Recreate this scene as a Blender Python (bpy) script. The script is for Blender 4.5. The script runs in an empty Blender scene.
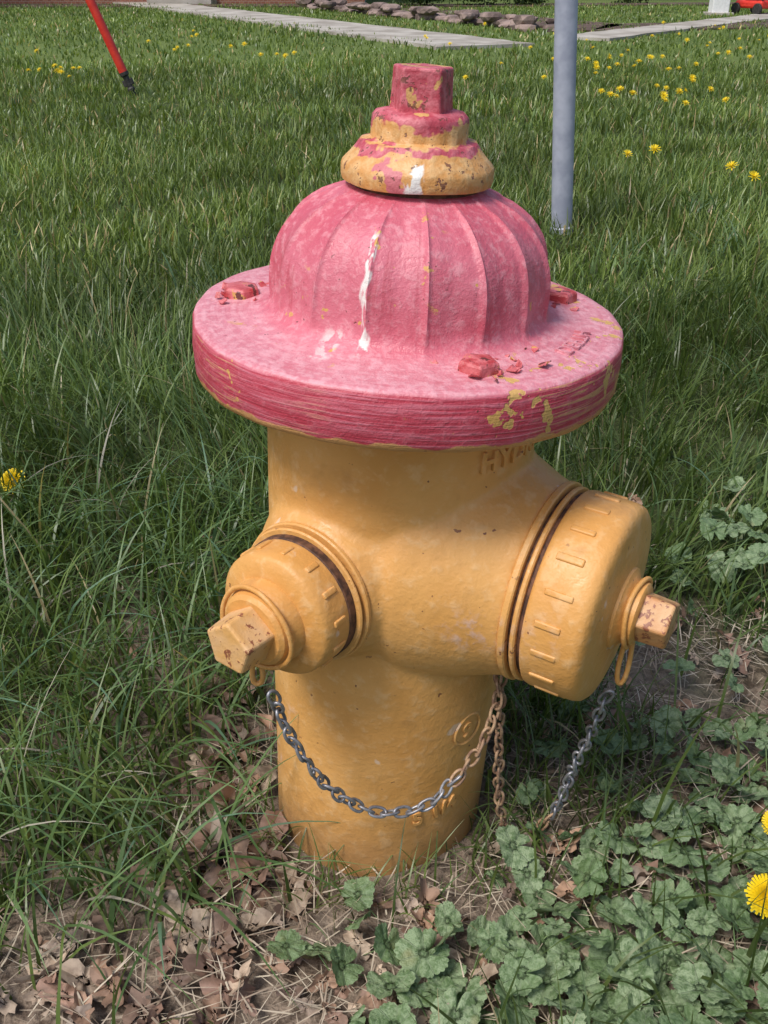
import bpy, bmesh, math, random
import numpy as np
from mathutils import Vector, Matrix, Euler
random.seed(7); rng=np.random.default_rng(11)
S=bpy.context.scene
S.view_settings.view_transform='Standard'; S.view_settings.look='None'; S.view_settings.exposure=0
COL=S.collection

# ------------------------------------------------------------ node helper
class NT:
    def __init__(s,name):
        s.m=bpy.data.materials.new(name); s.m.use_nodes=True; s.t=s.m.node_tree; s.n=s.t.nodes
        s.b=s.n['Principled BSDF']; s.out=s.n['Material Output']
    def add(s,t,**k):
        n=s.n.new(t)
        for a,v in k.items(): setattr(n,a,v)
        return n
    def put(s,sock,v):
        if isinstance(v,bpy.types.NodeSocket): s.t.links.new(v,sock)
        elif v is not None:
            if hasattr(sock.default_value,'__len__') and not hasattr(v,'__len__'): v=(v,)*len(sock.default_value)
            if hasattr(v,'__len__') and len(v)==3 and len(sock.default_value)==4: v=(*v,1)
            sock.default_value=v
    def math(s,op,a,b=None,c=None,clamp=False):
        n=s.add('ShaderNodeMath',operation=op,use_clamp=clamp)
        s.put(n.inputs[0],a)
        if b is not None: s.put(n.inputs[1],b)
        if c is not None: s.put(n.inputs[2],c)
        return n.outputs[0]
    def mix(s,f,a,b,blend='MIX'):
        n=s.add('ShaderNodeMix',data_type='RGBA',blend_type=blend)
        s.put(n.inputs[0],f); s.put(n.inputs[6],a); s.put(n.inputs[7],b); return n.outputs[2]
    def noise(s,vec,scale,detail=4,rough=.55,dist=0):
        n=s.add('ShaderNodeTexNoise'); s.put(n.inputs['Vector'],vec)
        n.inputs['Scale'].default_value=scale; n.inputs['Detail'].default_value=min(detail,3)
        n.inputs['Roughness'].default_value=rough; n.inputs['Distortion'].default_value=dist
        return n.outputs['Fac']
    def ramp(s,f,lo,hi,a=0,b=1):
        n=s.add('ShaderNodeMapRange'); n.interpolation_type='SMOOTHSTEP'; s.put(n.inputs[0],f)
        n.inputs[1].default_value=lo; n.inputs[2].default_value=hi; n.inputs[3].default_value=a; n.inputs[4].default_value=b
        return n.outputs[0]
    def scale(s,vec,sc):
        n=s.add('ShaderNodeMapping'); s.put(n.inputs[0],vec); n.inputs['Scale'].default_value=sc; return n.outputs[0]
    def obj(s): return s.add('ShaderNodeTexCoord').outputs['Object']
    def uv(s): return s.add('ShaderNodeUVMap').outputs[0]
    def sep(s,v):
        n=s.add('ShaderNodeSeparateXYZ'); s.put(n.inputs[0],v); return n.outputs
    def attr(s,name): return s.add('ShaderNodeAttribute',attribute_name=name).outputs['Color']
    def bump(s,h,strength=.3,dist=.002,prev=None):
        n=s.add('ShaderNodeBump'); s.put(n.inputs['Height'],h); n.inputs['Strength'].default_value=strength
        n.inputs['Distance'].default_value=dist
        if prev is not None: s.put(n.inputs['Normal'],prev)
        return n.outputs[0]
    def base(s,c,r=.5,n=None,spec=None,metal=None):
        s.put(s.b.inputs['Base Color'],c); s.put(s.b.inputs['Roughness'],r)
        if n is not None: s.put(s.b.inputs['Normal'],n)
        if spec is not None: s.put(s.b.inputs['Specular IOR Level'],spec)
        if metal is not None: s.put(s.b.inputs['Metallic'],metal)
        return s.m
    def transl(s,col,f):
        t=s.add('ShaderNodeBsdfTranslucent'); s.put(t.inputs[0],col)
        m=s.add('ShaderNodeMixShader'); s.put(m.inputs[0],f)
        s.t.links.new(s.b.outputs[0],m.inputs[1]); s.t.links.new(t.outputs[0],m.inputs[2]); s.t.links.new(m.outputs[0],s.out.inputs[0])

# ------------------------------------------------------------ materials
def mat_yellow(name='yellow_paint',chip=.71,dirtz=True):
    k=NT(name); o=k.obj()
    n1=k.noise(o,9,3); n2=k.noise(o,75,3,.65)
    c=k.mix(k.ramp(n1,.3,.7),(.62,.300,.078),(.70,.375,.120))
    c=k.mix(k.ramp(n2,.50,.72,0,.5),c,(.75,.48,.23))
    sc=k.math('MULTIPLY',k.ramp(k.noise(o,7.5,1),.63,.74),k.ramp(n2,.44,.62))
    c=k.mix(k.math('MULTIPLY',sc,.5),c,(.60,.44,.44))
    wh=k.math('MULTIPLY',k.ramp(k.noise(o,34,2),.70,.73),.5); c=k.mix(wh,c,(.74,.64,.54))
    g=k.ramp(k.noise(o,24,3,.7),.54,.80,0,.42); c=k.mix(g,c,(.40,.20,.065))
    ch=k.math('MULTIPLY',k.ramp(k.noise(o,120,2,.6),chip,chip+.02),k.ramp(n1,.42,.55))
    c=k.mix(ch,c,(.20,.08,.04))
    if dirtz:
        z=k.sep(o)[2]
        zz=k.math('ADD',z,k.math('MULTIPLY',n1,.14))
        c=k.mix(k.ramp(zz,.26,.15,0,.6),c,(.30,.18,.09))
    b=k.bump(k.math('ADD',n2,k.math('MULTIPLY',n1,.8)),.5,.003)
    return k.base(c,k.ramp(n2,.3,.8,.38,.62),b,.45)
M_Y=mat_yellow()
M_YC=mat_yellow('yellow_paint_cap',.685,False)

def mat_nut(name='worn_yellow_nut',c1=(.64,.34,.10),c2=(.68,.42,.21),lo=.58):
    k=NT(name); o=k.obj()
    n2=k.noise(o,130,3,.65)
    c=k.mix(k.ramp(k.noise(o,30,3),.35,.65),c1,c2)
    c=k.mix(k.ramp(n2,lo,lo+.07),c,(.26,.09,.045))
    return k.base(c,.5,k.bump(n2,.5,.002))
M_N=mat_nut(); M_NR=mat_nut('rusty_nut',(.52,.24,.09),(.58,.34,.16),.51)

def mat_red(name='faded_red_paint',bolt=False):
    k=NT(name); o=k.obj(); uv=k.uv(); ox,oy,z=k.sep(o)
    rr=k.math('SQRT',k.math('ADD',k.math('POWER',ox,2),k.math('POWER',oy,2)))
    st=k.noise(k.scale(uv,(13,330,1)),1,3,.75,.6)      # brush strokes round the rim
    st2=k.noise(k.scale(uv,(70,10,1)),1,3,.6)
    n1=k.noise(o,14,3,.6); n2=k.noise(o,120,3,.75)
    red=(.44,.042,.070); pink=(.58,.150,.200)
    up=k.sep(k.add('ShaderNodeNewGeometry').outputs['Normal'])[2]
    rimm=k.math('MULTIPLY',k.ramp(rr,.169,.174),k.ramp(up,.8,.5))
    c_top=k.mix(k.ramp(n1,.32,.68),(.51,.085,.125),pink)
    c_top=k.mix(k.ramp(n2,.45,.70,0,.65),c_top,(.67,.29,.33))
    c_top=k.mix(k.ramp(st2,.58,.68,0,.45),c_top,(.42,.055,.080))
    fl=k.math('MULTIPLY',k.ramp(rr,.112,.13),k.math('MULTIPLY',k.ramp(n2,.38,.62,.45,.9),k.ramp(st,.34,.62,.6,1))); c_top=k.mix(fl,c_top,(.70,.36,.40))
    c_rim=k.mix(k.ramp(st,.40,.72,0,.85),red,(.62,.20,.26))
    c_rim=k.mix(k.ramp(n2,.52,.7,0,.4),c_rim,(.60,.18,.22))
    c=k.mix(rimm,c_top,c_rim)
    yl=k.math('MULTIPLY',rimm,k.math('MULTIPLY',k.ramp(st,.54,.58),k.ramp(k.noise(k.scale(uv,(6,2,1)),1.0,2),.48,.58)))
    ze=k.math('ADD',z,k.math('MULTIPLY',k.noise(k.scale(uv,(40,20,1)),1,2),.016))
    yl=k.math('MAXIMUM',yl,k.math('MULTIPLY',k.ramp(ze,.6205,.6190),k.ramp(rr,.15,.16)))
    c=k.mix(k.math('MULTIPLY',yl,.85),c,(.56,.32,.11))
    pe=k.math('MULTIPLY',k.ramp(k.noise(o,62,3,.6),.645,.655),k.ramp(n1,.52,.60))
    c=k.mix(pe,c,(.58,.33,.10))
    # larger flaked areas near the flange edge
    pz=k.math('MULTIPLY',k.math('MULTIPLY',k.ramp(k.noise(o,34,3,.7),.60,.615),k.ramp(rr,.135,.15)),k.ramp(ox,.02,.07)); c=k.mix(pz,c,(.60,.36,.12))
    dk=k.math('MULTIPLY',k.ramp(k.noise(o,150,2,.65),.70,.715),k.ramp(n1,.48,.6))
    if bolt:
        n4=k.noise(o,60,3,.6); c=k.mix(k.ramp(n4,.35,.6),(.40,.04,.045),(.60,.16,.17)); c=k.mix(k.ramp(n4,.60,.63),c,(.58,.33,.10)); dk=k.ramp(k.noise(o,110,3,.65),.60,.63)
    c=k.mix(dk,c,(.13,.035,.03))
    b=k.bump(k.math('SUBTRACT',k.math('ADD',n2,k.math('MULTIPLY',k.math('MULTIPLY',st,rimm),.7)),k.math('MULTIPLY',pz,.5)),.5,.003)
    u=k.sep(uv)[0]; nd=k.math('MULTIPLY',k.math('SUBTRACT',k.noise(o,45,2),.5),.018); ng=k.ramp(k.noise(k.scale(o,(1,1,.3)),150,2),.44,.54)
    def drip(u0,w,z0,z1):
        d=k.math('ABSOLUTE',k.math('SUBTRACT',k.math('ADD',u,nd),u0))
        m=k.math('MULTIPLY',k.ramp(d,w,w*.55),ng)
        return k.math('MULTIPLY',m,k.math('MULTIPLY',k.ramp(z,z0-.002,z0+.002),k.ramp(z,z1+.004,z1-.002)))
    if not bolt:
        wd=drip(.697,.0065,.655,.732)
        wd=k.math('MAXIMUM',wd,k.math('MULTIPLY',k.math('MULTIPLY',drip(.665,.012,.650,.664),k.ramp(rr,.145,.138)),.5))
        c=k.mix(wd,c,(.72,.69,.65))
    return k.base(c,k.ramp(n2,.3,.8,.40,.65),b,.5)
M_R=mat_red(); M_RB=mat_red('peeling_bolt_paint',True)

def mat_topcap():
    k=NT('peeling_cap_paint'); o=k.obj(); uv=k.uv(); z=k.sep(o)[2]
    n1=k.noise(o,38,3,.6); n2=k.noise(o,100,3,.65)
    red=k.mix(k.ramp(n2,.35,.7),(.42,.05,.075),(.60,.17,.20)); yel=k.mix(k.ramp(n2,.35,.7),(.59,.28,.08),(.67,.41,.18))
    zz=k.math('ADD',z,k.math('MULTIPLY',k.math('SUBTRACT',n1,.5),.03))
    f=k.math('MAXIMUM',k.ramp(zz,.7965,.798),k.math('MULTIPLY',k.ramp(zz,.779,.7805),k.ramp(zz,.7865,.785)))
    c=k.mix(f,yel,red)
    pa=k.math('MULTIPLY',k.ramp(k.noise(o,30,3),.57,.59),k.ramp(z,.79,.78)); c=k.mix(pa,c,(.54,.15,.17))
    pk=k.math('MULTIPLY',k.ramp(k.noise(o,60,2),.62,.64),f); c=k.mix(pk,c,(.58,.33,.12))
    dk=k.ramp(k.noise(o,130,3,.7),.62,.64); c=k.mix(k.math('MULTIPLY',dk,.85),c,(.16,.06,.04))
    u=k.sep(uv)[0]
    d=k.math('ABSOLUTE',k.math('SUBTRACT',k.math('ADD',u,k.math('MULTIPLY',k.math('SUBTRACT',n1,.5),.05)),.742))
    wd=k.math('MULTIPLY',k.ramp(d,.019,.012),k.ramp(k.noise(k.scale(o,(1,1,.3)),170,2),.42,.5))
    wd=k.math('MULTIPLY',wd,k.ramp(zz,.7765,.773))
    c=k.mix(wd,c,(.76,.74,.70))
    return k.base(c,.52,k.bump(k.math('SUBTRACT',n2,k.math('MULTIPLY',dk,.4)),.6,.003))
M_T=mat_topcap()

def mat_rust(name,c1,c2,r=.75,metal=0,sc=120,bs=.4,bd=.001):
    k=NT(name); o=k.obj(); n=k.noise(o,sc,3,.6)
    return k.base(k.mix(k.ramp(n,.35,.65),c1,c2),r,k.bump(n,bs,bd),metal=metal)
M_RUST=mat_rust('dark_rust',(.05,.022,.014),(.16,.07,.035))
M_CH=mat_rust('chain_steel',(.20,.20,.22),(.38,.38,.40),.45,.6,90)
M_CH2=mat_rust('chain_rusty',(.20,.11,.07),(.44,.29,.17),.65,.1,90)
M_POLE=mat_rust('grey_galvanised',(.31,.33,.41),(.42,.44,.52),.5,.2,12)
M_SR=mat_rust('red_plastic',(.60,.03,.02),(.70,.05,.03),.4,0,20)
M_BLK=mat_rust('dark_iron',(.02,.02,.02),(.06,.055,.05),.6,.3,40)
M_WHITE=mat_rust('white_enamel',(.7,.7,.7),(.8,.8,.8),.5,0,20)
M_CONC=mat_rust('concrete',(.28,.25,.21),(.44,.41,.36),.9,0,1.7)
M_STONE=mat_rust('field_stone',(.10,.07,.06),(.30,.22,.19),.9,0,3,.8,.05)
M_BARK=mat_rust('bark',(.06,.045,.03),(.14,.11,.08),.9,0,14)
M_MULCH=mat_rust('mulch',(.05,.03,.02),(.14,.09,.07),.95,0,5)
M_ROOF=mat_rust('roof_shingles',(.06,.055,.05),(.11,.10,.09),.9,0,5)
M_GLASS=mat_rust('window_glass',(.03,.04,.05),(.05,.06,.07),.1,0,1)

def mat_veg(name,rough=.45,tr=.3,spec=.4):
    k=NT(name); c=k.attr('Col'); k.base(c,rough,spec=spec)
    if tr>0: k.transl(k.mix(1.0,c,(1.25,1.25,.55),'MULTIPLY'),tr)
    return k.m
M_GRASS=mat_veg('grass_blades',.38,.32,spec=.5)
M_STRAW=mat_veg('straw',.7,0)
def mat_dead():
    k=NT('dead_leaves'); c=k.attr('Col'); n=k.noise(k.obj(),70,3,.65)
    c2=k.mix(k.ramp(n,.4,.7,0,.6),c,(.12,.075,.05)); k.base(c2,.65,k.bump(n,.4,.002)); return k.m
M_DEAD=mat_dead()
def mat_mallow():
    k=NT('mallow_leaf'); c=k.attr('Col'); u,v,_=k.sep(k.uv()); o=k.obj()
    a=k.math('ABSOLUTE',k.math('SINE',k.math('MULTIPLY',u,math.pi*7)))
    w=k.math('MULTIPLY',a,k.math('ADD',v,.12)); vein=k.ramp(w,.09,.03)
    n=k.noise(o,150,3,.7); n3=k.noise(o,22,2)
    cc=k.mix(k.ramp(n,.44,.62,0,.75),c,(.085,.155,.050))
    cc=k.mix(k.math('MULTIPLY',k.ramp(v,.45,.0),.5),cc,(.10,.18,.06))
    cc=k.mix(k.ramp(n3,.64,.74,0,.5),cc,(.30,.27,.12))
    cc=k.mix(k.math('MULTIPLY',vein,.45),cc,(.30,.38,.24))
    b=k.bump(k.math('SUBTRACT',n,k.math('MULTIPLY',vein,.5)),.8,.004)
    k.base(cc,.5,b,spec=.45); k.transl(k.mix(1.0,cc,(1.1,1.2,.6),'MULTIPLY'),.18); return k.m
M_MAL=mat_mallow()
def simple(name,c,r=.6,tr=0):
    k=NT(name); n=k.noise(k.obj(),60,3); cc=k.mix(k.ramp(n,.3,.7,0,.4),c,tuple(x*.6 for x in c)); k.base(cc,r)
    if tr: k.transl(cc,tr)
    return k.m
M_DAN=simple('dandelion_yellow',(.90,.68,.01),.6,.2); M_STEM=simple('stem_green',(.12,.20,.05))
M_SHRUB=mat_veg('shrub_leaves',.5,.2)

# ------------------------------------------------------------ mesh helpers
def mk(name,verts,faces,mat=None,parent=None,smooth=True):
    me=bpy.data.meshes.new(name); me.from_pydata([tuple(v) for v in verts],[],faces); me.update()
    if smooth: me.shade_smooth()
    ob=bpy.data.objects.new(name,me); COL.objects.link(ob)
    if mat: me.materials.append(mat)
    if parent: ob.parent=parent
    return ob
def lathe(name,prof,mat,parent=None,n=96,smooth=True,mod=None,matrix=None,closed=True,phase=0,flatang=None):
    V=[];F=[];UV=[]
    L=[0]
    for i in range(1,len(prof)): L.append(L[-1]+math.dist(prof[i],prof[i-1]))
    for i,(r,z) in enumerate(prof):
        for j in range(n):
            a=phase+2*math.pi*j/n; R=r; Z=z
            if mod: R,Z=mod(r,z,a)
            V.append((R*math.cos(a),R*math.sin(a),Z))
    m=len(prof)
    for i in range(m-1):
        for j in range(n):
            k=(j+1)%n
            F.append((i*n+j,i*n+k,(i+1)*n+k,(i+1)*n+j)); u0=j/n; u1=(j+1)/n
            UV+= [(u0,L[i]),(u1,L[i]),(u1,L[i+1]),(u0,L[i+1])]
    if closed:
        F.append(tuple(range(n-1,-1,-1))); UV+=[(.5,0)]*n
        F.append(tuple((m-1)*n+j for j in range(n))); UV+=[(.5,L[-1])]*n
    ob=mk(name,V,F,mat,parent,smooth)
    uvl=ob.data.uv_layers.new(name='UVMap'); uvl.data.foreach_set('uv',np.array(UV,dtype=np.float32).ravel())
    if smooth: ob.data.set_sharp_from_angle(angle=math.radians(38 if flatang is None else flatang))
    if matrix is not None: ob.data.transform(matrix)
    return ob
def bevel(ob,w,seg=2):
    b=ob.modifiers.new('bevel','BEVEL'); b.width=w; b.segments=seg; b.limit_method='ANGLE'; b.angle_limit=math.radians(35); return ob
def fast_mesh(name,V,F,mat,col=None,uv=None,smooth=False,parent=None):
    me=bpy.data.meshes.new(name); n=len(V); m,k=F.shape
    me.vertices.add(n); me.vertices.foreach_set('co',V.astype(np.float32).ravel())
    me.loops.add(m*k); me.loops.foreach_set('vertex_index',F.astype(np.int32).ravel())
    me.polygons.add(m); me.polygons.foreach_set('loop_start',np.arange(0,m*k,k,dtype=np.int32))
    me.update(calc_edges=True)
    if smooth: me.shade_smooth()
    if col is not None:
        a=me.color_attributes.new('Col','FLOAT_COLOR','POINT')
        c=np.ones((n,4),dtype=np.float32); c[:,:3]=col; a.data.foreach_set('color',c.ravel())
    if uv is not None:
        l=me.uv_layers.new(name='UVMap'); l.data.foreach_set('uv',uv[F.ravel()].astype(np.float32).ravel())
    me.materials.append(mat); ob=bpy.data.objects.new(name,me); COL.objects.link(ob)
    if parent: ob.parent=parent
    return ob
def tube(name,pts,rad,mat,parent=None,cyc=False):
    cu=bpy.data.curves.new(name,'CURVE'); cu.dimensions='3D'; cu.bevel_depth=rad; cu.bevel_resolution=3
    sp=cu.splines.new('NURBS'); sp.points.add(len(pts)-1)
    for i,p in enumerate(pts): sp.points[i].co=(*p,1)
    sp.use_endpoint_u=not cyc; sp.use_cyclic_u=cyc; sp.order_u=3
    cu.materials.append(mat); ob=bpy.data.objects.new(name,cu); COL.objects.link(ob)
    if parent: ob.parent=parent
    return ob
def empty(name,loc=(0,0,0),rot=(0,0,0)):
    e=bpy.data.objects.new(name,None); e.location=loc; e.rotation_euler=rot; e.empty_display_size=.1; COL.objects.link(e); return e
def axis_matrix(d,origin):
    d=Vector(d).normalized(); up=Vector((0,0,1)); x=up.cross(d).normalized(); y=d.cross(x)
    M=Matrix((x,y,d)).transposed().to_4x4(); M.translation=Vector(origin); return M
def box(cx,cy,cz,sx,sy,sz):
    v=[(cx+a*sx/2,cy+b*sy/2,cz+c*sz/2) for a in(-1,1) for b in(-1,1) for c in(-1,1)]
    f=[(0,1,3,2),(4,6,7,5),(0,4,5,1),(2,3,7,6),(0,2,6,4),(1,5,7,3)]
    return v,f
def boxes(name,lst,mat,parent=None,bw=0,matrix=None):
    V=[];F=[]
    for b in lst:
        v,f=box(*b); o=len(V); V+=v; F+=[tuple(o+i for i in q) for q in f]
    ob=mk(name,V,F,mat,parent,False)
    if matrix is not None: ob.data.transform(matrix)
    if bw: bevel(ob,bw)
    return ob

# ------------------------------------------------------------ FIRE HYDRANT
HX,HY=-.007,.096        # where the barrel meets the ground
H=empty('fire_hydrant',(-.0118,.096,-.1125),(0,math.radians(2.7),0)); H.scale=(1.125,)*3
HN=.438
dP=Vector((math.cos(math.radians(31)),-math.sin(math.radians(31)),0)); dL=Vector((-.574,-.819,0))
MP=axis_matrix(dP,Vector((0,0,HN+.002))-dP*.005); ML=axis_matrix(dL,(0,0,HN))
body=lathe('body',[(0.001,-.12),(.112,-.12),(.112,.1),(.1125,.17),(.1135,.25),(.1155,.34),(.1175,.45),(.118,.618),(.001,.618)],M_Y,H,72)
pf=lathe('pf',[(.001,0),(.124,0),(.121,.07),(.110,.10),(.100,.124),(.092,.142),(.0885,.156),(.001,.156)],M_Y,H,72,matrix=MP)
lf=lathe('lf',[(.001,0),(.090,0),(.086,.08),(.075,.105),(.067,.118),(.063,.128),(.001,.128)],M_Y,H,64,matrix=ML)
MB=axis_matrix(-dL,(0,0,HN))   # third nozzle on the far side
bf=lathe('bf',[(.001,0),(.090,0),(.086,.08),(.075,.105),(.067,.118),(.063,.128),(.001,.128)],M_Y,H,64,matrix=MB)
bm=bmesh.new()
for o in (body,pf,lf,bf): bm.from_mesh(o.data)
for o in (pf,lf,bf): bpy.data.objects.remove(o)
bm.to_mesh(body.data); bm.free()
r=body.modifiers.new('remesh','REMESH'); r.mode='VOXEL'; r.voxel_size=.0028; r.use_smooth_shade=True
s=body.modifiers.new('smooth','SMOOTH'); s.factor=.6; s.iterations=16

def flute(r,z,a):
    if z<.657 or z>.752 or r<.02: return r,z
    f=(a/(2*math.pi)*16+.32)%1
    ridge=math.exp(-((f-.5)/.045)**2)*.0024 + (.0014*(1-abs(f-.5)*2) if f>.5 else 0)
    w=min(1,(z-.657)/.012)*min(1,(.752-z)/.01)
    wob=.0007*math.sin(a*9+z*80)
    return r+(ridge+wob-.001*math.cos(2*math.pi*f))*w, z+ridge*.5*w
def flange_mod(r,z,a):
    r2,z2=flute(r,z,a)
    if r>.16: r2+=.0007*math.sin(a*5+1)+.0004*math.sin(a*23+z*200); z2+=.0008*math.sin(a*3)
    return r2,z2
prof=[(.08,.600),(.150,.602),(.170,.604),(.1755,.607),(.177,.611),(.1775,.628),(.177,.6455),(.1755,.649),(.172,.6505),(.166,.6510),(.153,.6515),(.138,.6525),(.124,.6545),(.1155,.6575)]
prof+=[(.1120,.6625),(.1105,.668),(.1100,.676),(.1095,.684),(.1088,.692),(.1072,.700),(.1045,.708),(.1008,.7155),(.0957,.7225),(.090,.729),(.0825,.735),(.074,.7405),(.065,.7455),(.054,.751),(.04,.754),(.001,.755)]
bon=lathe('bonnet',prof,M_R,H,384,mod=flange_mod,closed=False)
bon.data.set_sharp_from_angle(angle=math.radians(60))
def wob(r,z,a): return r*(1+.006*math.sin(a*3+.5)+.004*math.sin(a*13+z*200)), z+.0005*math.sin(a*4+1)
lathe('cap_gap',[(.001,.748),(.050,.748),(.050,.7565),(.001,.7565)],M_RUST,H,48)
lathe('weather_cap',[(.03,.7560),(.056,.7555),(.0585,.7562),(.0592,.7585),(.0590,.7665),(.0580,.7690),(.0525,.7745),(.0480,.7795),(.0455,.7830),(.0440,.7850),(.0385,.7858),(.0372,.7870),(.0368,.7985),(.0362,.8020),(.0335,.8050),(.0275,.8065),(.001,.8070)],M_T,H,96,mod=wob,closed=False,flatang=45)
nut=lathe('operating_nut',[(.001,.804),(.0258,.804),(.0245,.822),(.0240,.8360),(.001,.8360)],M_T,H,5,False,phase=math.radians(-58)); bevel(nut,.002,3)
for i,(az,rr_) in enumerate([(-70,.137),(20,.142),(172,.142),(110,.142)]):
    a=math.radians(az)
    b=lathe('bonnet_bolt_%d'%(i+1),[(.001,.650),(.0165,.650),(.0155,.6580),(.0140,.6600),(.001,.6612)],M_RB,H,5 if i<2 else 6,False,phase=a+.9,matrix=Matrix.Translation((rr_*math.cos(a),rr_*math.sin(a),0)))
    bevel(b,.0012,2)
V=[];F=[]
for i in range(46):
    az=random.choice([-70,-62,20,172,168,-50])+random.uniform(-13,13); a=math.radians(az); q=random.uniform(.122,.160)
    s_=random.uniform(.002,.007); t=random.uniform(0,6.28); o=len(V); n=random.randint(4,6)
    for j in range(n):
        b=t+2*math.pi*j/n; rr=s_*random.uniform(.6,1.1)
        V.append((q*math.cos(a)+rr*math.cos(b),q*math.sin(a)+rr*math.sin(b),.6525+ (0.003 if j<2 else 0)*random.uniform(.2,1.4)+.0006))
    F.append(tuple(range(o,o+n)))
fl=mk('paint_flakes',V,F,M_RB,H,False); fl.data.uv_layers.new(name='UVMap')
m=fl.modifiers.new('s','SOLIDIFY'); m.thickness=.0008

def band(name,r,z0,z1,mat,M,n=96,e=.0012):
    return lathe(name,[(r-.02,z0),(r-e,z0),(r,z0+e),(r,z1-e),(r-e,z1),(r-.02,z1)],mat,H,n,matrix=M)
def bars(name,R,n,z0,z1,w,h,mat,M,ph=0):
    V=[];F=[]
    for i in range(n):
        a=ph+2*math.pi*i/n+random.uniform(-.012,.012); T=Matrix.Rotation(a,4,'Z'); q0=random.uniform(-.0012,.0012)
        v,f=box(R,0,(z0+z1)/2+q0,h*2*random.uniform(.8,1.1),w*random.uniform(.85,1.15),(z1-z0)*random.uniform(.9,1.05)); o=len(V); V+=[T@Vector(p) for p in v]; F+=[tuple(o+k for k in q) for q in f]
    ob=mk(name,V,F,mat,H,True); ob.data.transform(M); return bevel(ob,.0022,4)
band('pumper_gasket',.0835,.150,.180,M_RUST,MP)
band('pumper_collar_1',.0905,.1535,.1600,M_YC,MP); band('pumper_collar_2',.0882,.1632,.1678,M_YC,MP)
lathe('pumper_cap',[(.05,.1715),(.0850,.1715),(.0876,.1732),(.0885,.177),(.0883,.203),(.0878,.214),(.0860,.2192),(.0820,.2225),(.073,.2242),(.050,.2262),(.034,.228),(.001,.228)],M_YC,H,128,matrix=MP,closed=False,flatang=50)
bars('pumper_cap_lugs',.0880,20,.182,.205,.0062,.0019,M_YC,MP,.1)
lathe('pumper_cap_boss',[(.001,.226),(.037,.226),(.036,.2300),(.030,.233),(.0275,.236),(.0275,.243),(.0245,.245),(.001,.245)],M_YC,H,64,matrix=MP)
pn=lathe('pumper_cap_nut',[(.001,.242),(.0235,.242),(.0220,.2700),(.001,.2705)],M_NR,H,5,False,matrix=MP,phase=.5); bevel(pn,.0022,3)
for nm,M in (('hose',ML),('rear_hose',MB)):
    band(nm+'_gasket',.0570,.124,.146,M_RUST,M)
    band(nm+'_collar_1',.0640,.1265,.1315,M_YC,M); band(nm+'_collar_2',.0618,.1345,.1378,M_YC,M)
    lathe(nm+'_cap',[(.03,.1415),(.0535,.1415),(.0555,.143),(.0560,.1465),(.0558,.163),(.0548,.171),(.052,.1745),(.044,.177),(.034,.180),(.001,.180)],M_YC,H,96,matrix=M,closed=False,flatang=50)
    bars(nm+'_cap_lugs',.0557,14,.150,.165,.005,.0017,M_YC,M,.2)
    lathe(nm+'_cap_boss',[(.001,.178),(.0375,.178),(.037,.183),(.034,.189),(.0325,.192),(.0315,.197),(.028,.200),(.001,.200)],M_YC,H,64,matrix=M)
    hn=lathe(nm+'_cap_nut',[(.001,.198),(.0255,.198),(.0235,.228),(.001,.2285)],M_N,H,5,False,matrix=M,phase=.3); bevel(hn,.0025,3)

def wrap_text(name,txt,size,R,az,z,mat,rot=0,ext=.0014,sp=1.1):
    cu=bpy.data.curves.new(name,'FONT'); cu.body=txt; cu.size=size; cu.extrude=ext; cu.offset=.0004; cu.space_character=sp; cu.bevel_depth=.0005
    o=bpy.data.objects.new(name,cu); COL.objects.link(o); bpy.context.view_layer.update()
    me=bpy.data.meshes.new_from_object(o.evaluated_get(bpy.context.evaluated_depsgraph_get())); bpy.data.objects.remove(o)
    a0=math.radians(az); cr,sr=math.cos(rot),math.sin(rot)
    for v in me.vertices:
        x,y,w=v.co; x,y=x*cr-y*sr,x*sr+y*cr
        a=a0+x/R; v.co=((R+w)*math.cos(a),(R+w)*math.sin(a),z+y)
    me.materials.clear(); me.materials.append(mat); ob=bpy.data.objects.new(name,me); COL.objects.link(ob); ob.parent=H; return ob
wrap_text('raised_lettering','HYDRANT',.024,.1184,-60,.556,M_Y,ext=.0020)
wrap_text('raised_size_mark','5 1/4',.022,.1127,-74,.165,M_Y,rot=.15)
wrap_text('raised_number','9',.024,.1140,-50.5,.262,M_Y)
lathe('raised_ring',[(.0155,0),(.0172,.0013),(.0190,0)],M_Y,H,32,closed=False,matrix=axis_matrix((math.cos(-.82),math.sin(-.82),0),(.1136*math.cos(-.82),.1136*math.sin(-.82),.270)))
cu=bpy.data.curves.new('t','FONT'); cu.body='DEPTH'; cu.size=.019; cu.extrude=.0018; o=bpy.data.objects.new('t',cu); COL.objects.link(o); bpy.context.view_layer.update()
me=bpy.data.meshes.new_from_object(o.evaluated_get(bpy.context.evaluated_depsgraph_get())); bpy.data.objects.remove(o)
for v in me.vertices:
    x,y,w=v.co; R=.137+y; a=math.radians(-38)+x/.148; v.co=(R*math.cos(a),R*math.sin(a),.6522+w)
me.uv_layers.new(name='UVMap'); me.materials.clear(); me.materials.append(M_R); o=bpy.data.objects.new('flange_lettering',me); COL.objects.link(o); o.parent=H
def crom(P,n=40):
    P=[Vector(p) for p in P]; P=[2*P[0]-P[1]]+P+[2*P[-1]-P[-2]]; out=[]
    for i in range(1,len(P)-2):
        for t in np.linspace(0,1,n,endpoint=False):
            a,b,c,d=P[i-1:i+3]
            out.append(.5*((2*b)+(c-a)*t+(2*a-5*b+4*c-d)*t*t+(3*b-a-3*c+d)*t**3))
    out.append(P[-2]); return out
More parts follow.
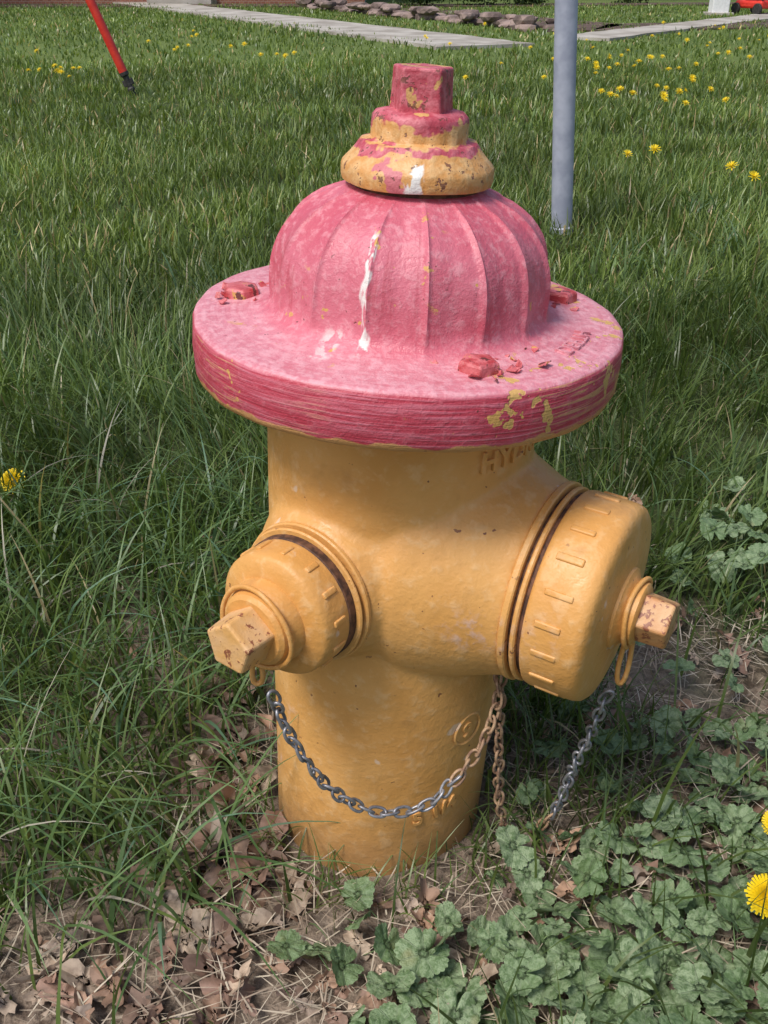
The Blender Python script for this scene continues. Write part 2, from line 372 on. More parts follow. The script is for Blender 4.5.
def chain(name,P,mat,pitch=.0118,L=.0086,W=.0046,w=.0015):
    pts=crom(P); V=[];F=[]; acc=0; nxt=0; k=0
    for i in range(1,len(pts)):
        seg=(pts[i]-pts[i-1]); l=seg.length
        while acc+l>nxt:
            p=pts[i-1]+seg*((nxt-acc)/l); t=seg.normalized(); x=t.cross(Vector((0,0,1)))
            if x.length<.1: x=t.cross(Vector((1,0,0)))
            x.normalize(); y=t.cross(x); ang=(math.pi/2)*(k%2)+math.pi/4+random.uniform(-.4,.4)
            t=(t+.12*Vector((random.gauss(0,1),random.gauss(0,1),random.gauss(0,1)))).normalized()
            s=x*math.cos(ang)+y*math.sin(ang); nrm=t.cross(s); o=len(V); A,B=18,7
            for u in range(A):
                a=2*math.pi*u/A; c0=math.copysign(abs(math.cos(a))**.8,math.cos(a)); 
                cen=p+t*(L*c0)+s*(W*math.sin(a)); rad=(t*math.cos(a)+s*math.sin(a)*1.4).normalized()
                for v in range(B):
                    b=2*math.pi*v/B; V.append(cen+rad*(w*math.cos(b))+nrm*(w*math.sin(b)))
            for u in range(A):
                for v in range(B):
                    F.append((o+u*B+v,o+((u+1)%A)*B+v,o+((u+1)%A)*B+(v+1)%B,o+u*B+(v+1)%B))
            nxt+=pitch; k+=1
        acc+=l
    return mk(name,V,F,mat,H)
chain('hose_cap_chain',[(-.096,-.180,.385),(-.084,-.174,.340),(-.052,-.162,.270),(-.010,-.152,.230),(.035,-.145,.230),(.066,-.134,.257)],M_CH)
chain('chain_rusty_end',[(.066,-.134,.257),(.086,-.122,.288),(.098,-.106,.325),(.096,-.09,.358)],M_CH2)
chain('pumper_cap_chain',[(.188,-.128,.354),(.184,-.120,.305),(.180,-.105,.25),(.180,-.09,.20),(.174,-.08,.150)],M_CH)
chain('pumper_chain_return',[(.174,-.08,.150),(.148,-.078,.118),(.122,-.084,.16),(.108,-.092,.26),(.102,-.086,.345)],M_CH2)
def strap(name,M,R,s,drop):
    pts=[]
    for i in range(24):
        a=2*math.pi*i/24; pts.append(M@Vector((R*math.cos(a),R*math.sin(a),s+.002*math.sin(a*2))))
    tube(name,pts,.0022,M_YC,H,True)
    p=M@Vector((0,0,s)); p=p-Vector((0,0,R))
    tube(name+'_eye',[p+Vector((.003,0,.002)),p+Vector((.005,0,-drop*.5)),p+Vector((.003,0,-drop)),p+Vector((-.003,0,-drop)),p+Vector((-.005,0,-drop*.5)),p+Vector((-.003,0,.002))],.0022,M_YC,H)
strap('pumper_strap',MP,.0305,.2385,.046)
strap('hose_strap',ML,.0365,.1945,.020)
lathe('chain_lug',[(.001,0),(.008,0),(.007,.010),(.001,.011)],M_Y,H,16,matrix=axis_matrix((.7,-.68,0),(.074,-.086,.362)))

# ------------------------------------------------------------ GROUND
def gx(t): return np.sinh(t*6.2)/np.sinh(6.2)
t=np.linspace(-1,1,241); xs=gx(t)*160; ys=gx(t)*220
X,Y=np.meshgrid(xs,ys)
Z=(.006*np.sin(X*17+np.sin(Y*9)*2)*np.sin(Y*21+1.3)+.004*np.sin(X*41+Y*13))*np.exp(-(X**2+Y**2)/9)-.006
V=np.stack([X.ravel(),Y.ravel(),Z.ravel()],1); n=len(t)
I=np.arange((n-1)*n).reshape(n-1,n)[:,:-1].ravel(); F=np.stack([I,I+1,I+n+1,I+n],1)
def mat_ground():
    k=NT('ground'); o=k.obj(); x,y,_=k.sep(o)
    d=k.math('SQRT',k.math('ADD',k.math('POWER',x,2),k.math('POWER',y,2)))
    n1=k.noise(o,5,3,.6); n2=k.noise(o,60,3,.75)
    dirt=k.mix(k.ramp(n2,.35,.65),(.09,.065,.048),(.27,.21,.16)); dirt=k.mix(k.ramp(n1,.5,.7,0,.5),dirt,(.30,.25,.20))
    turf=k.mix(k.ramp(n2,.35,.65),(.030,.038,.014),(.06,.080,.028))
    lawn=k.mix(k.ramp(n2,.3,.7),(.065,.10,.022),(.13,.185,.048)); lawn=k.mix(k.ramp(k.noise(o,.6,3),.35,.65,0,.5),lawn,(.15,.19,.06))
    dd=k.math('ADD',d,k.math('MULTIPLY',n1,.5))
    c=k.mix(k.ramp(dd,.75,1.05),dirt,turf); c=k.mix(k.ramp(d,5,11),c,lawn)
    return k.base(c,.95,k.bump(n2,.8,.01),spec=.2)
fast_mesh('ground',V,F,mat_ground(),smooth=True)

# ------------------------------------------------------------ GRASS
def vnoise(x,y,s,seed=0):
    x=x*s+seed*13.7; y=y*s+seed*7.3
    xi=np.floor(x); yi=np.floor(y); fx=x-xi; fy=y-yi; fx=fx*fx*(3-2*fx); fy=fy*fy*(3-2*fy)
    def h(a,b): v=np.sin(a*127.1+b*311.7+seed)*43758.5453; return v-np.floor(v)
    return (h(xi,yi)*(1-fx)+h(xi+1,yi)*fx)*(1-fy)+(h(xi,yi+1)*(1-fx)+h(xi+1,yi+1)*fx)*fy
def blades(x,y,L,w,seg,lean,bend,az=None,dry=.04,dark=1.0,z0=-.01,colors=None,tint=(1,1,1)):
    n=len(x); az=rng.uniform(0,2*np.pi,n) if az is None else az
    lean=np.asarray(lean)*np.ones(n); bend=np.asarray(bend)*np.ones(n)
    side=az+np.pi/2+rng.normal(0,.5,n)
    px=x.copy(); py=y.copy(); pz=np.full(n,z0); ang=lean.copy(); rows=[]
    for i in range(seg+1):
        t=i/seg; ww=w*.5*(1-t**2.2)*(.55+.45*min(1,t*3+.3)); ww=np.maximum(ww,w*.03)
        rows.append(np.stack([px-np.cos(side)*ww,py-np.sin(side)*ww,pz],1)); rows.append(np.stack([px+np.cos(side)*ww,py+np.sin(side)*ww,pz],1))
        st=L/seg; px=px+np.cos(az)*np.sin(ang)*st; py=py+np.sin(az)*np.sin(ang)*st; pz=np.maximum(pz+np.cos(ang)*st,.001+.002*i); ang=np.minimum(ang+bend/seg,2.5)
    V=np.stack(rows,1).reshape(-1,3); m=2*(seg+1); b=np.arange(n)*m; F=[]
    for i in range(seg): F.append(np.stack([b+2*i,b+2*i+1,b+2*i+3,b+2*i+2],1))
    F=np.stack(F,1).reshape(-1,4)
    if colors is None:
        q=rng.random(n)[:,None]; c=np.array([.060,.105,.020])*(1-q)+np.array([.175,.245,.065])*q
        bl=rng.random(n)[:,None]; c=np.where(bl>.85,c*np.array([.9,1.0,1.6]),c)
        dr=rng.random(n)<dry; c[dr]=np.array([.42,.35,.19])*rng.uniform(.6,1.1,(dr.sum(),1))
        c=c*np.asarray(dark).reshape(-1,1)*np.array(tint)
    else: c=colors
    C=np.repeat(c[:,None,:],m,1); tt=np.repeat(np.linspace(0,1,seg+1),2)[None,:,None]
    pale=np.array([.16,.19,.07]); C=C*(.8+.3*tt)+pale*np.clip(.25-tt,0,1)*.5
    return V,F,C.reshape(-1,3)
def merge(parts):
    V=[];F=[];C=[];o=0
    for v,f,c in parts: V.append(v);F.append(f+o);C.append(c);o+=len(v)
    return np.concatenate(V),np.concatenate(F),np.concatenate(C)
def ell(x,y,cx,cy,rx,ry): return ((x-cx)/rx)**2+((y-cy)/ry)**2
def rh(x,y): return np.hypot(x-HX,y-HY)
def near_prob(x,y):
    p=np.ones_like(x); n=vnoise(x,y,9,3)*.6+vnoise(x,y,23,5)*.4
    def soft(e,lo): return np.clip((e-.75+ (n-.5)*.9)/.4,0,1)*(1-lo)+lo
    p*=soft(ell(x,y,-.25,-.24,.36,.14),.16)
    p*=soft(ell(x,y,HX,HY,.18,.18),.18)
    p*=soft(ell(x,y,-.17,.09,.06,.15),.2)
    p*=soft(ell(x,y,.0,-.14,.26,.14),.15)
    p*=soft(ell(x,y,.45,.32,.26,.13),.12)
    p*=soft(ell(x,y,.38,-.04,.28,.28),.30)
    p[rh(x,y)<.135]=0
    return p
parts=[]
N=26000; x=rng.uniform(-1.3,1.4,N); y=rng.uniform(-.5,2.1,N)
tc=rng.integers(0,1900,N); tx=rng.uniform(-1.3,1.4,1900); ty=rng.uniform(-.5,2.1,1900); tu=rng.random(N)<.70
x=np.where(tu,tx[tc]+rng.normal(0,.017,N),x); y=np.where(tu,ty[tc]+rng.normal(0,.017,N),y)
k=rng.random(N)<near_prob(x,y); x=x[k]; y=y[k]; N=len(x)
hgt=.075+.105*vnoise(x,y,3.2,1)+.045*(x<-.15)
hgt=np.where((y<-.05)&(x<-.1),hgt*.7,hgt)
L=hgt*rng.uniform(.5,1.5,N)
flow=vnoise(x,y,1.6,21)*6.28*1.5
az=np.where(rng.random(N)<.5,flow+rng.normal(0,.5,N),rng.uniform(0,6.28,N))
shade=.55+.8*vnoise(x,y,2.5,9); shade=np.where(x>.25,shade*.85,shade)
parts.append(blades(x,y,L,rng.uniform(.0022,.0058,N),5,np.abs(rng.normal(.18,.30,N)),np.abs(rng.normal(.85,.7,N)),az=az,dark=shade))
N=20000; x=rng.uniform(-1.3,1.4,N); y=rng.uniform(-.1,2.2,N); k=rng.random(N)<near_prob(x,y)**1.5; x=x[k]; y=y[k]; N=len(x)
parts.append(blades(x,y,rng.uniform(.03,.085,N),rng.uniform(.002,.004,N),3,np.abs(rng.normal(.3,.35,N)),np.abs(rng.normal(.6,.5,N)),dark=.75,dry=.14))
N=850; x=rng.uniform(-.80,-.17,N); y=rng.uniform(-.14,.8,N)
parts.append(blades(x,y,rng.uniform(.15,.29,N),rng.uniform(.003,.0062,N),8,np.abs(rng.normal(.3,.2,N)),rng.uniform(.8,2.0,N),az=rng.normal(-.6,1.2,N),dark=1.15,tint=(.9,1,1.45)))
N=360; x=rng.uniform(.10,.36,N); y=rng.uniform(-.04,.30,N); kk=rh(x,y)>.145; x=x[kk];y=y[kk];N=len(x)
parts.append(blades(x,y,rng.uniform(.06,.15,N),rng.uniform(.002,.004,N),7,np.abs(rng.normal(.2,.25,N)),rng.uniform(.4,1.6,N),dark=.85))
N=260; a=rng.uniform(2.8,6.5,N); q=rng.uniform(.132,.20,N); x=q*np.cos(a)+HX; y=q*np.sin(a)+HY
parts.append(blades(x,y,rng.uniform(.03,.09,N),rng.uniform(.0018,.003,N),6,np.abs(rng.normal(.3,.25,N)),rng.uniform(.4,1.6,N),dark=1))
for cx,cy,n in [(.75,.75,60),(.95,1.3,60),(.85,2.4,60),(1.25,2.6,60),(-.6,1.1,50),(-1.0,1.6,50),(.55,1.5,40),(1.3,3.2,60),(-.9,.5,40),(-1.4,2.6,60),(-.5,2.2,40)]:
    x=rng.normal(cx,.07,n); y=rng.normal(cy,.07,n)
    parts.append(blades(x,y,rng.uniform(.09,.20,n),rng.uniform(.005,.009,n),6,np.abs(rng.normal(.35,.25,n)),rng.uniform(.5,1.6,n),dark=1.05,tint=(.95,1,1.3)))
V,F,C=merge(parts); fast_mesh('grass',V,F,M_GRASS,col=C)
def on_path(x,y):
    def d(ax,ay,bx,by):
        t=np.clip(((x-ax)*(bx-ax)+(y-ay)*(by-ay))/((bx-ax)**2+(by-ay)**2),0,1); return np.hypot(x-ax-t*(bx-ax),y-ay-t*(by-ay))
    return (d(-5.2,25.5,1.3,12.6)<.5)|(d(2.7,13.7,9,22)<.34)|(d(-1.5,24,2.6,15.3)<.3)
parts=[]
def lawn(N,y0,y1,Lr,w,seg,pw=1.0):
    u=rng.random(N); y=y0+(y1-y0)*u**pw; half=(y+1.2)*.44+.7; x=rng.uniform(-1,1,N)*half
    k=~on_path(x,y); x=x[k];y=y[k];n=len(x)
    c=vnoise(x,y,1.1,2)*.5+vnoise(x,y,5,4)*.5
    L=rng.uniform(*Lr,n)*(.35+1.3*c)
    parts.append(blades(x,y,L,rng.uniform(.7,1.3,n)*w*(1+y*.03),seg,np.abs(rng.normal(.2,.35,n)),np.abs(rng.normal(.7,.5,n)),dark=(.62+.5*vnoise(x,y,.9,8)+.6*vnoise(x,y,3.5,6)),dry=.05,tint=(1.14,1.07,.98)))
lawn(46000,1.9,5.0,(.05,.13),.0058,3,.9)
lawn(42000,4.7,10,(.05,.12),.0090,3,.9)
lawn(38000,9.7,26,(.04,.09),.017,2,.8)
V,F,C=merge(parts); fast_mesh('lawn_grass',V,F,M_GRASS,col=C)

N=9500; x=rng.uniform(-.6,.9,N); y=rng.uniform(-.4,.7,N); k=rng.random(N)<(1.04-near_prob(x,y)); x=x[k];y=y[k];N=len(x)
kk=rh(x,y)>.135; x=x[kk];y=y[kk];N=len(x)
q=rng.random(N)[:,None]; c=np.array([.24,.17,.12])*(1-q)+np.array([.60,.52,.40])*q
V,F,C=blades(x,y,rng.uniform(.015,.07,N),rng.uniform(.0010,.0026,N),3,rng.uniform(1.2,1.6,N),rng.normal(0,.4,N),z0=.004,colors=c)
V[:,2]+=rng.uniform(0,.014,N).repeat(8)
fast_mesh('thatch',V,F,M_STRAW,col=C)

def fan_leaves(name,P,mat,outline,A=42,Rn=5,shape=None):
    Vs=[];Fs=[];Cs=[];UVs=[];o=0
    th=np.linspace(0,2*np.pi,A+1); rad=np.linspace(0,1,Rn+1)[1:]
    T,Rr=np.meshgrid(th,rad); T=T.ravel();Rr=Rr.ravel(); m=len(T)
    quads=[(i*(A+1)+j,i*(A+1)+j+1,(i+1)*(A+1)+j+1,(i+1)*(A+1)+j) for i in range(Rn-1) for j in range(A)]
    quads+=[(m,j,j+1,m+1) for j in range(A)]
    Fq=np.array(quads)
    for pos,size,eul,col,sd in P:
        R=outline(T,sd)*Rr
        x=R*np.cos(T); y=R*np.sin(T); z=shape(x,y,T,Rr,sd)
        v=np.stack([x,y,z],1)*size; v=np.concatenate([v,[[0,0,0],[1e-5,0,0]]])
        M=np.array(eul.to_matrix()); v=v@M.T+np.array(pos)
        Vs.append(v); Fs.append(Fq+o); Cs.append(np.repeat(np.array(col)[None],len(v),0)); UVs.append(np.concatenate([np.stack([T/(2*np.pi),Rr],1),[[.5,0],[.5,0]]])); o+=len(v)
    return fast_mesh(name,np.concatenate(Vs),np.concatenate(Fs),mat,col=np.concatenate(Cs),uv=np.concatenate(UVs),smooth=True)
def mal_out(T,sd):
    lob=.88+.12*np.abs(np.sin(T*3.5))**.7
    tooth=1+.10*np.abs(np.sin(T*14+sd))**.8
    notch=1-.72*np.exp(-(np.minimum(T,2*np.pi-T)/.15)**2)
    asym=1+.09*np.sin(T*2+sd)+.06*np.sin(T+sd*2)+.04*np.sin(T*3+sd*2)
    return lob*tooth*notch*asym*.97
def mal_shape(x,y,T,R,sd): return .12*np.abs(np.sin(T*3.5))*R+.16*R**2*math.sin(sd*3)+.13*np.sin(T*2+sd*5)*R**1.5+.10*np.sin(T*3+sd*7)*R**2+.05*np.sin(T*9+sd)*R**3
P=[];pet=[]
def add_mallow(cx,cy,n,sx,sy,smin,smax,h=(.012,.05)):
    for _ in range(n):
        for tr in range(30):
            x=random.gauss(cx,sx); y=random.gauss(cy,sy)
            if math.hypot(x-HX,y-HY)<.18: continue
            if all(math.hypot(x-p[0][0],y-p[0][1])>.95*(p[1]) for p in P): break
        else: continue
        s=random.uniform(smin,smax); z=random.uniform(*h)
        q=random.random(); c=[.17+.11*q,.255+.11*q,.120+.085*q]
        e=Euler((random.gauss(.12,.38),random.gauss(0,.38),random.uniform(0,6.28)))
        P.append(((x,y,z),s,e,c,random.uniform(0,6))); pet.append((x,y,z))
add_mallow(.36,-.12,100,.12,.07,.013,.026)
add_mallow(.40,.06,55,.10,.06,.012,.022)
add_mallow(.48,.05,40,.10,.12,.012,.022)
add_mallow(.05,-.20,12,.06,.020,.018,.026,(.012,.04))
add_mallow(-.05,-.15,4,.020,.03,.016,.024,(.012,.035))
add_mallow(.22,-.18,32,.06,.03,.016,.026)
add_mallow(.62,.55,30,.08,.10,.018,.027,(.03,.09))
add_mallow(.66,.26,14,.10,.09,.013,.023)
fan_leaves('mallow_leaves',P,M_MAL,mal_out,A=84,shape=mal_shape)
N=len(pet); pp=np.array(pet); a=rng.uniform(0,6.28,N); bx=pp[:,0]+np.cos(a)*.03; by=pp[:,1]+np.sin(a)*.03
Vs=[];Fs=[];o=0
for i in range(N):
    p0=np.array([bx[i],by[i],0.]);p1=pp[i]; d=p1-p0; s=np.cross(d,[0,0,1.]); s=s/np.linalg.norm(s)*.0009; u=np.array([0,0,.0009])
    Vs+= [p0+s,p0-s,p0+u,p1+s,p1-s,p1+u]; Fs+=[(o,o+1,o+4,o+3),(o+1,o+2,o+5,o+4),(o+2,o,o+3,o+5)]; o+=6
fast_mesh('mallow_stems',np.array(Vs),np.array(Fs),M_STRAW,col=np.repeat([[.16,.24,.10]],len(Vs),0))
def oak_out(T,sd):
    e=.42/np.sqrt((.42*np.cos(T))**2+(np.sin(T))**2)
    return e*(1+.24*np.sin(T*6+sd)*np.abs(np.sin(T))**.4+.07*np.sin(T*13+sd*2))
def oak_shape(x,y,T,R,sd): return 1.1*y*y*math.sin(sd*2)+.35*x*x*math.cos(sd)+.10*np.sin(T*5+sd*4)*R+.2*np.abs(y)
D=[]
def add_dead(cx,cy,n,sx,sy,s0=.012,s1=.034,z1=.020):
    for _ in range(n):
        x=random.gauss(cx,sx); y=random.gauss(cy,sy)
        if math.hypot(x-HX,y-HY)<.15: continue
        q=random.random(); base=random.choice([(.34,.21,.14),(.27,.165,.12),(.44,.34,.25),(.20,.13,.095),(.38,.30,.24)])
        D.append(((x,y,random.uniform(.004,z1)),s0+(s1-s0)*random.random()**2,Euler((random.gauss(0,.5),random.gauss(0,.5),random.uniform(0,6.28))),[b*(.7+.6*q) for b in base],random.uniform(0,6)))
add_dead(-.19,.10,34,.03,.09,.018,.050); add_dead(-.16,-.03,30,.05,.05,.018,.050); add_dead(-.26,-.19,75,.13,.045)
add_dead(.0,-.16,44,.12,.05); add_dead(.46,.32,34,.14,.07,.012,.030); add_dead(.2,.02,16,.08,.10); add_dead(.33,-.05,50,.15,.12)
add_dead(-.3,.45,10,.3,.2); add_dead(.55,.75,8,.1,.1,.02,.04)
fan_leaves('fallen_leaves',D,M_DEAD,oak_out,A=28,Rn=4,shape=oak_shape)

# ------------------------------------------------------------ DANDELIONS
def dandelion_geo(V,F,VM,x,y,z,s,tilt,npet=70):
    M=Matrix.Translation((x,y,z))@Euler(tilt).to_matrix().to_4x4()
    for i in range(npet):
        k=i/npet; a=i*2.39996; el=.15+1.15*(1-k); L=s*(.55+.45*k); w=s*.10
        d=Vector((math.cos(a)*math.sin(math.pi/2-el+.25),math.sin(a)*math.sin(math.pi/2-el+.25),math.cos(math.pi/2-el+.25)))
        t=Vector((-math.sin(a),math.cos(a),0)); o=len(V)
        for p in (t*-w*.5,t*w*.5,d*L+t*w*.6,d*L-t*w*.6): V.append(M@p)
        F.append((o,o+1,o+2,o+3)); VM.append(0)
    o=len(V)
    for i in range(6): V.append(M@Vector((math.cos(i*1.047)*s*.3,math.sin(i*1.047)*s*.3,-.0)))
    V.append(M@Vector((0,0,-s*.5)))
    for i in range(6): F.append((o+i,o+(i+1)%6,o+6)); VM.append(1)
    o=len(V); top=M@Vector((0,0,-s*.3))
    for q in range(4):
        a=q*1.5708; V.append(Vector((top.x+math.cos(a)*.0018,top.y+math.sin(a)*.0018,top.z))); V.append(Vector((x+math.cos(a)*.0018+.01,y+math.sin(a)*.0018,-.005)))
    for q in range(4): n=(q+1)%4; F.append((o+2*q,o+2*n,o+2*n+1,o+2*q+1)); VM.append(1)
def make_dand(name,L):
    V=[];F=[];VM=[]
    for l in L: dandelion_geo(V,F,VM,*l)
    ob=mk(name,V,F,M_DAN,None,False); ob.data.materials.append(M_STEM); ob.data.polygons.foreach_set('material_index',VM)
make_dand('dandelion',[(.395,-.115,.066,.023,(.6,-.15,.3),170)])
make_dand('dandelion',[(.440,-.022,.070,.019,(.3,-.5,0),150)])
make_dand('dandelion',[(-.675,.76,.085,.026,(.7,-.2,0),130)])
far=[]
def dpx(x,y,n=1,sp=0): 
    for _ in range(n): far.append((x+random.gauss(0,sp),y+random.gauss(0,sp*1.6),random.uniform(.09,.14),random.uniform(.024,.036),(random.gauss(.4,.2),random.gauss(0,.3),0),30))
dpx(-2.75,8.2,10,.16); dpx(-2.7,12.5,4,.35); dpx(-1.75,10.4,6,.3); dpx(-.95,9.6,3,.1)
dpx(1.95,6.6,18,.28); dpx(2.3,8.5,14,.5); dpx(1.25,4.0,2,.06); dpx(1.6,3.6,2,.05)
dpx(1.3,8.5,5,.3); dpx(3.6,10.5,14,.6); dpx(4.3,13,12,.8); dpx(-3.3,7.4,4,.1); dpx(2.2,11,12,.7); dpx(-4.2,10,3,.5); dpx(.9,12,3,.4)
make_dand('dandelions',far)

# ------------------------------------------------------------ POLE, RED STAKE
P_=empty('metal_post',(.69,2.98,0),(0,math.radians(-4.1),0))
lathe('shaft',[(.001,-.3),(.040,-.3),(.040,2.6),(.036,2.62),(.001,2.625)],M_POLE,P_,40)
lathe('base_sleeve',[(.001,-.3),(.046,-.3),(.046,.015),(.041,.02),(.001,.02)],M_POLE,P_,40)
R_=empty('red_marker_stake',(-1.98,7.4,0),(0,math.radians(-20.5),0))
lathe('red_sleeve',[(.001,.15),(.030,.15),(.034,.18),(.034,2.35),(.028,2.38),(.001,2.38)],M_SR,R_,24)
lathe('iron_foot',[(.001,-.15),(.018,-.15),(.018,.03),(.030,.035),(.030,.05),(.022,.06),(.024,.14),(.036,.15),(.036,.175),(.001,.176)],M_BLK,R_,20)
boxes('foot_clamp',[(0,0,.095,.085,.03,.05)],M_BLK,R_,.006)

# ------------------------------------------------------------ BACKGROUND
def strip(name,pts,w,z,mat,th=.05,jit=0):
    P2=[]
    for i in range(len(pts)-1):
        n=10 if jit else 1
        for j in range(n): P2.append(tuple(pts[i][k]+(pts[i+1][k]-pts[i][k])*j/n for k in (0,1)))
    P2.append(pts[-1]); pts=P2; V=[];F=[]
    for i,(x,y) in enumerate(pts):
        a=pts[max(0,i-1)]; b=pts[min(len(pts)-1,i+1)]; d=Vector((b[0]-a[0],b[1]-a[1])).normalized()
        n=Vector((-d.y,d.x))*w/2*(1+random.uniform(-jit,jit)); m=Vector((-d.y,d.x))*w/2*(1+random.uniform(-jit,jit))
        V+=[(x+n.x,y+n.y,z),(x-m.x,y-m.y,z),(x+n.x,y+n.y,z-th),(x-m.x,y-m.y,z-th)]
    for i in range(len(pts)-1):
        o=4*i; F+=[(o,o+1,o+5,o+4),(o,o+4,o+6,o+2),(o+1,o+3,o+7,o+5)]
    F+=[(0,2,3,1),(len(V)-4,len(V)-3,len(V)-1,len(V)-2)]
    return mk(name,V,F,mat,None,False)
strip('concrete_walkway',[(-7.5,29.5),(-5.2,25.0),(-2.6,19.9),(-.4,15.6),(1.25,12.2)],1.35,.035,M_CONC,.06,.08)
strip('concrete_path',[(2.7,13.7),(5,16.8),(9,22),(16,27)],.8,.03,M_CONC,.06,.1)
V=[];F=[]
for i in range(80):
    t=i/79; cx=-1.8+t*4.5; cy=24.4-t*9.2
    for lay in range(2 if random.random()<.4 else 1):
        s_=random.uniform(.09,.22); o=len(V); Rz=random.uniform(0,6.28)
        px,py,pz=cx+random.gauss(0,.14),cy+random.gauss(0,.14),s_*.2+lay*.11; fx,fy,fz=random.uniform(.8,1.5),random.uniform(.7,1),random.uniform(.35,.6)
        b=bmesh.new(); bmesh.ops.create_icosphere(b,subdivisions=2,radius=s_)
        for v in b.verts:
            q=v.co*(1+random.uniform(-.13,.13)); q=Vector((q.x*fx,q.y*fy,max(-s_*.5,min(q.z*fz,s_*.34)))); c_,n_=math.cos(Rz),math.sin(Rz)
            V.append((px+q.x*c_-q.y*n_,py+q.x*n_+q.y*c_,pz+q.z))
        F+=[tuple(o+v.index for v in f.verts) for f in b.faces]; b.free()
mk('stone_edging',V,F,M_STONE,None,False)
strip('mulch_bed',[(.2,23.6),(3.6,16.2),(9,18.5)],1.6,.02,M_MULCH,.04,.15)
strip('mulch_bed',[(-12,25.2),(1.6,25.6),(14,27.5)],1.3,.025,M_MULCH,.05,.15)
def mat_brick():
    k=NT('brick'); b=k.add('ShaderNodeTexBrick')
    mp=k.add('ShaderNodeMapping'); k.put(mp.inputs[0],k.obj()); mp.inputs['Rotation'].default_value=(math.radians(90),0,0); k.t.links.new(mp.outputs[0],b.inputs['Vector'])
    b.inputs['Color1'].default_value=(.20,.07,.045,1); b.inputs['Color2'].default_value=(.28,.11,.07,1); b.inputs['Mortar'].default_value=(.35,.32,.28,1)
    b.inputs['Scale'].default_value=4.5; b.inputs['Mortar Size'].default_value=.012
    return k.base(b.outputs['Color'],.9)
HB=empty('brick_house',(-6.5,27,0)); MB_=mat_brick()
boxes('walls',[(0,4,1.45,12,8,2.9)],MB_,HB)
mk('roof',[(-6.5,-.5,2.9),(6.5,-.5,2.9),(6.5,8.5,2.9),(-6.5,8.5,2.9),(-6.5,4,5.2),(6.5,4,5.2)],[(0,1,5,4),(2,3,4,5),(0,4,3),(1,2,5),(3,2,1,0)],M_ROOF,HB,False)
boxes('window_frames',[(x,-.02,1.6,1.5,.08,1.2) for x in(-4.2,-1.6,4)],M_WHITE,HB,.01)
boxes('window_panes',[(x+dx,-.055,1.6,.62,.03,1.0) for x in(-4.2,-1.6,4) for dx in(-.34,.34)],M_GLASS,HB)
boxes('door',[(1.4,-.03,1.15,.95,.08,2.05)],M_WHITE,HB,.01); boxes('step',[(1.4,-.5,.1,1.6,.9,.2)],M_CONC,HB,.01)
def leafcloud(name,centers,leaf,n,parent=None,c0=(.025,.055,.015),c1=(.09,.15,.035)):
    Vs=[];Cs=[]
    for (cx,cy,cz,rx,ry,rz) in centers:
        d=rng.normal(size=(n,3)); d/=np.linalg.norm(d,axis=1)[:,None]; rr=rng.uniform(.55,1.05,(n,1))*(.85+.3*np.sin(d[:,:1]*5+cx)*np.cos(d[:,1:2]*6+cy))
        p=d*rr*np.array([rx,ry,rz])+np.array([cx,cy,cz]); p[:,2]=np.maximum(p[:,2],.03)
        a=rng.normal(size=(n,3)); a/=np.linalg.norm(a,axis=1)[:,None]; b=np.cross(a,d); b/=np.linalg.norm(b,axis=1)[:,None]+1e-6
        s=leaf*rng.uniform(.6,1.3,(n,1))
        Vs.append(np.stack([p-a*s,p+b*s*.5,p+a*s,p-b*s*.5],1).reshape(-1,3))
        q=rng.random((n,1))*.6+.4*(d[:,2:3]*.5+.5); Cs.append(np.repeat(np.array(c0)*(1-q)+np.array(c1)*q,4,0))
    V=np.concatenate(Vs); F=np.arange(len(V)).reshape(-1,4)
    return fast_mesh(name,V,F,M_SHRUB,col=np.concatenate(Cs),parent=parent)
for i,(x,y,r) in enumerate([(.6,25.2,.7),(2.0,25.6,.8),(3.3,25.8,.65),(-1.6,25.6,.45),(6.2,27,.7)]):
    leafcloud('shrub',[(x,y,r*.6,r,r*.8,r*.7),(x+.4,y+.1,r*.5,r*.7,r*.7,r*.55)],.05,1200)
def tree(x,y,h,r):
    T=empty('shade_tree',(x,y,0))
    lathe('trunk',[(.001,-.2),(r*1.6,-.2),(r*1.3,.1),(r,.6),(r*.8,h*.45),(r*.3,h*.85),(.001,h*.87)],M_BARK,T,20,mod=lambda R,z,a:(R*(1+.12*math.sin(a*5+z)),z))
    cs=[]
    for i in range(7):
        a=i*2.4; zz=h*(.42+.05*i); L=h*.28
        e=Vector((math.cos(a)*L,math.sin(a)*L,zz+h*.15)); tube('limb_%d'%(i+1),[(0,0,zz-.3),(e.x*.5,e.y*.5,zz+h*.06),tuple(e)],r*.28,M_BARK,T)
        cs.append((e.x,e.y,e.z,h*.2,h*.2,h*.15))
    cs.append((0,0,h*.95,h*.22,h*.22,h*.18))
    leafcloud('crown',cs,.13,700,T)
tree(5.6,31,8,.22); tree(10.5,29.5,9,.25); tree(15,33,9,.26); tree(-15,24,9,.28)
leafcloud('distant_tree_line',[(x,random.uniform(48,54),2.6,4.5,2,3.6) for x in range(-60,64,6)],.4,700,c0=(.02,.04,.012),c1=(.07,.11,.03))
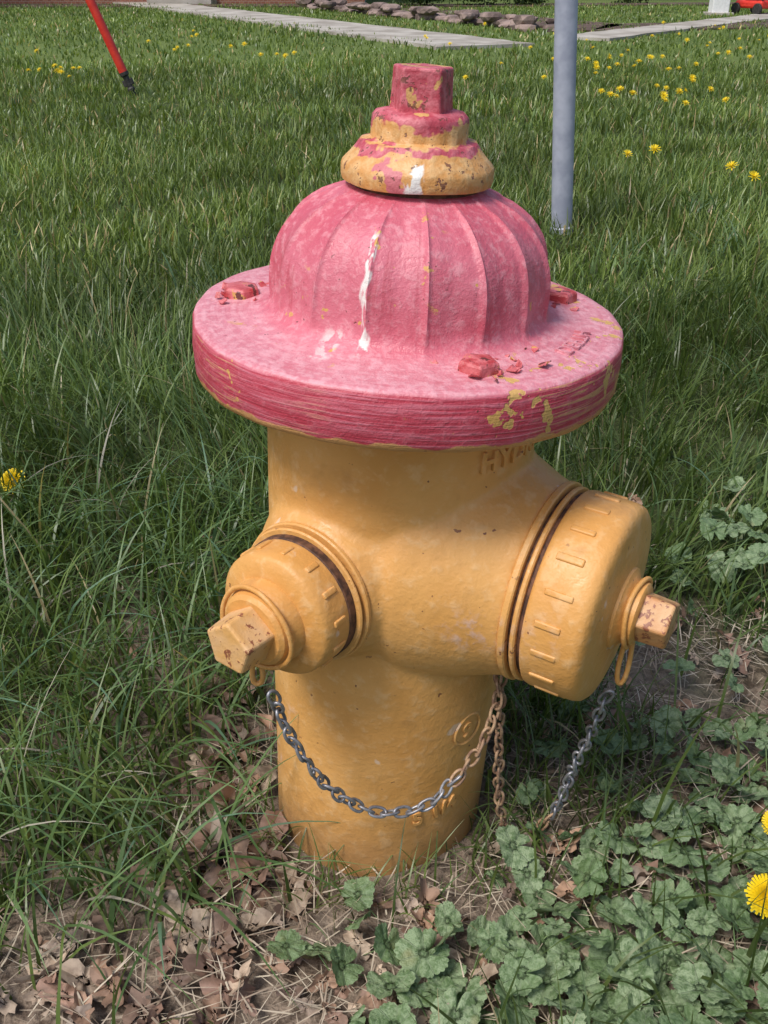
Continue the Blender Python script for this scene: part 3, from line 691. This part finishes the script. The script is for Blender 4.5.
U=empty('white_utility_box',(6.75,20.9,0)); boxes('cabinet',[(0,0,.35,.34,.3,.7)],M_WHITE,U,.02); boxes('lid',[(0,0,.72,.38,.34,.05)],M_WHITE,U,.015); boxes('pad',[(0,0,.02,.5,.46,.06)],M_CONC,U,.01)
LM=empty('lawn_mower',(7.5,20.9,0),(0,0,.5))
boxes('deck',[(0,0,.19,.5,.7,.14)],M_SR,LM,.04); boxes('engine',[(0,.05,.34,.28,.3,.18)],M_BLK,LM,.03)
for i,(a,b) in enumerate([(-.27,-.28),(.27,-.28),(-.27,.28),(.27,.28)]):
    lathe('wheel_%d'%(i+1),[(.001,-.03),(.10,-.03),(.11,-.015),(.11,.015),(.10,.03),(.001,.03)],M_BLK,LM,20,matrix=Matrix.Translation((a,b,.11))@Matrix.Rotation(math.pi/2,4,'Y'))
tube('handle',[(-.2,-.3,.24),(-.2,-.7,.7),(-.18,-.95,1.0),(.18,-.95,1.0),(.2,-.7,.7),(.2,-.3,.24)],.014,M_BLK,LM)

# ------------------------------------------------------------ LIGHT
sunv=Vector((-.38,-.34,.80)).normalized()
sd=bpy.data.lights.new('sun','SUN'); sd.energy=2.9; sd.angle=math.radians(16); sd.color=(1,.96,.91)
so=bpy.data.objects.new('sun',sd); so.rotation_euler=(-sunv).to_track_quat('-Z','Y').to_euler(); so.location=(0,0,5); COL.objects.link(so)
W=bpy.data.worlds.new('World'); S.world=W; W.use_nodes=True; nt=W.node_tree
sk=nt.nodes.new('ShaderNodeTexSky'); sk.sky_type='NISHITA'; sk.sun_disc=False
sk.sun_elevation=math.asin(sunv.z); sk.sun_rotation=math.atan2(sunv.x,sunv.y); sk.air_density=1.0; sk.dust_density=3.0
bg=nt.nodes['Background']; nt.links.new(sk.outputs[0],bg.inputs[0]); bg.inputs[1].default_value=.15

# ------------------------------------------------------------ CAMERA
cd=bpy.data.cameras.new('camera'); cd.sensor_fit='VERTICAL'; cd.sensor_height=36; cd.lens=950/1024*36; cd.clip_end=1000; cd.clip_start=.02
co=bpy.data.objects.new('camera',cd); co.location=(0,-.766,.9); co.rotation_euler=(math.radians(60),0,0); COL.objects.link(co); S.camera=co
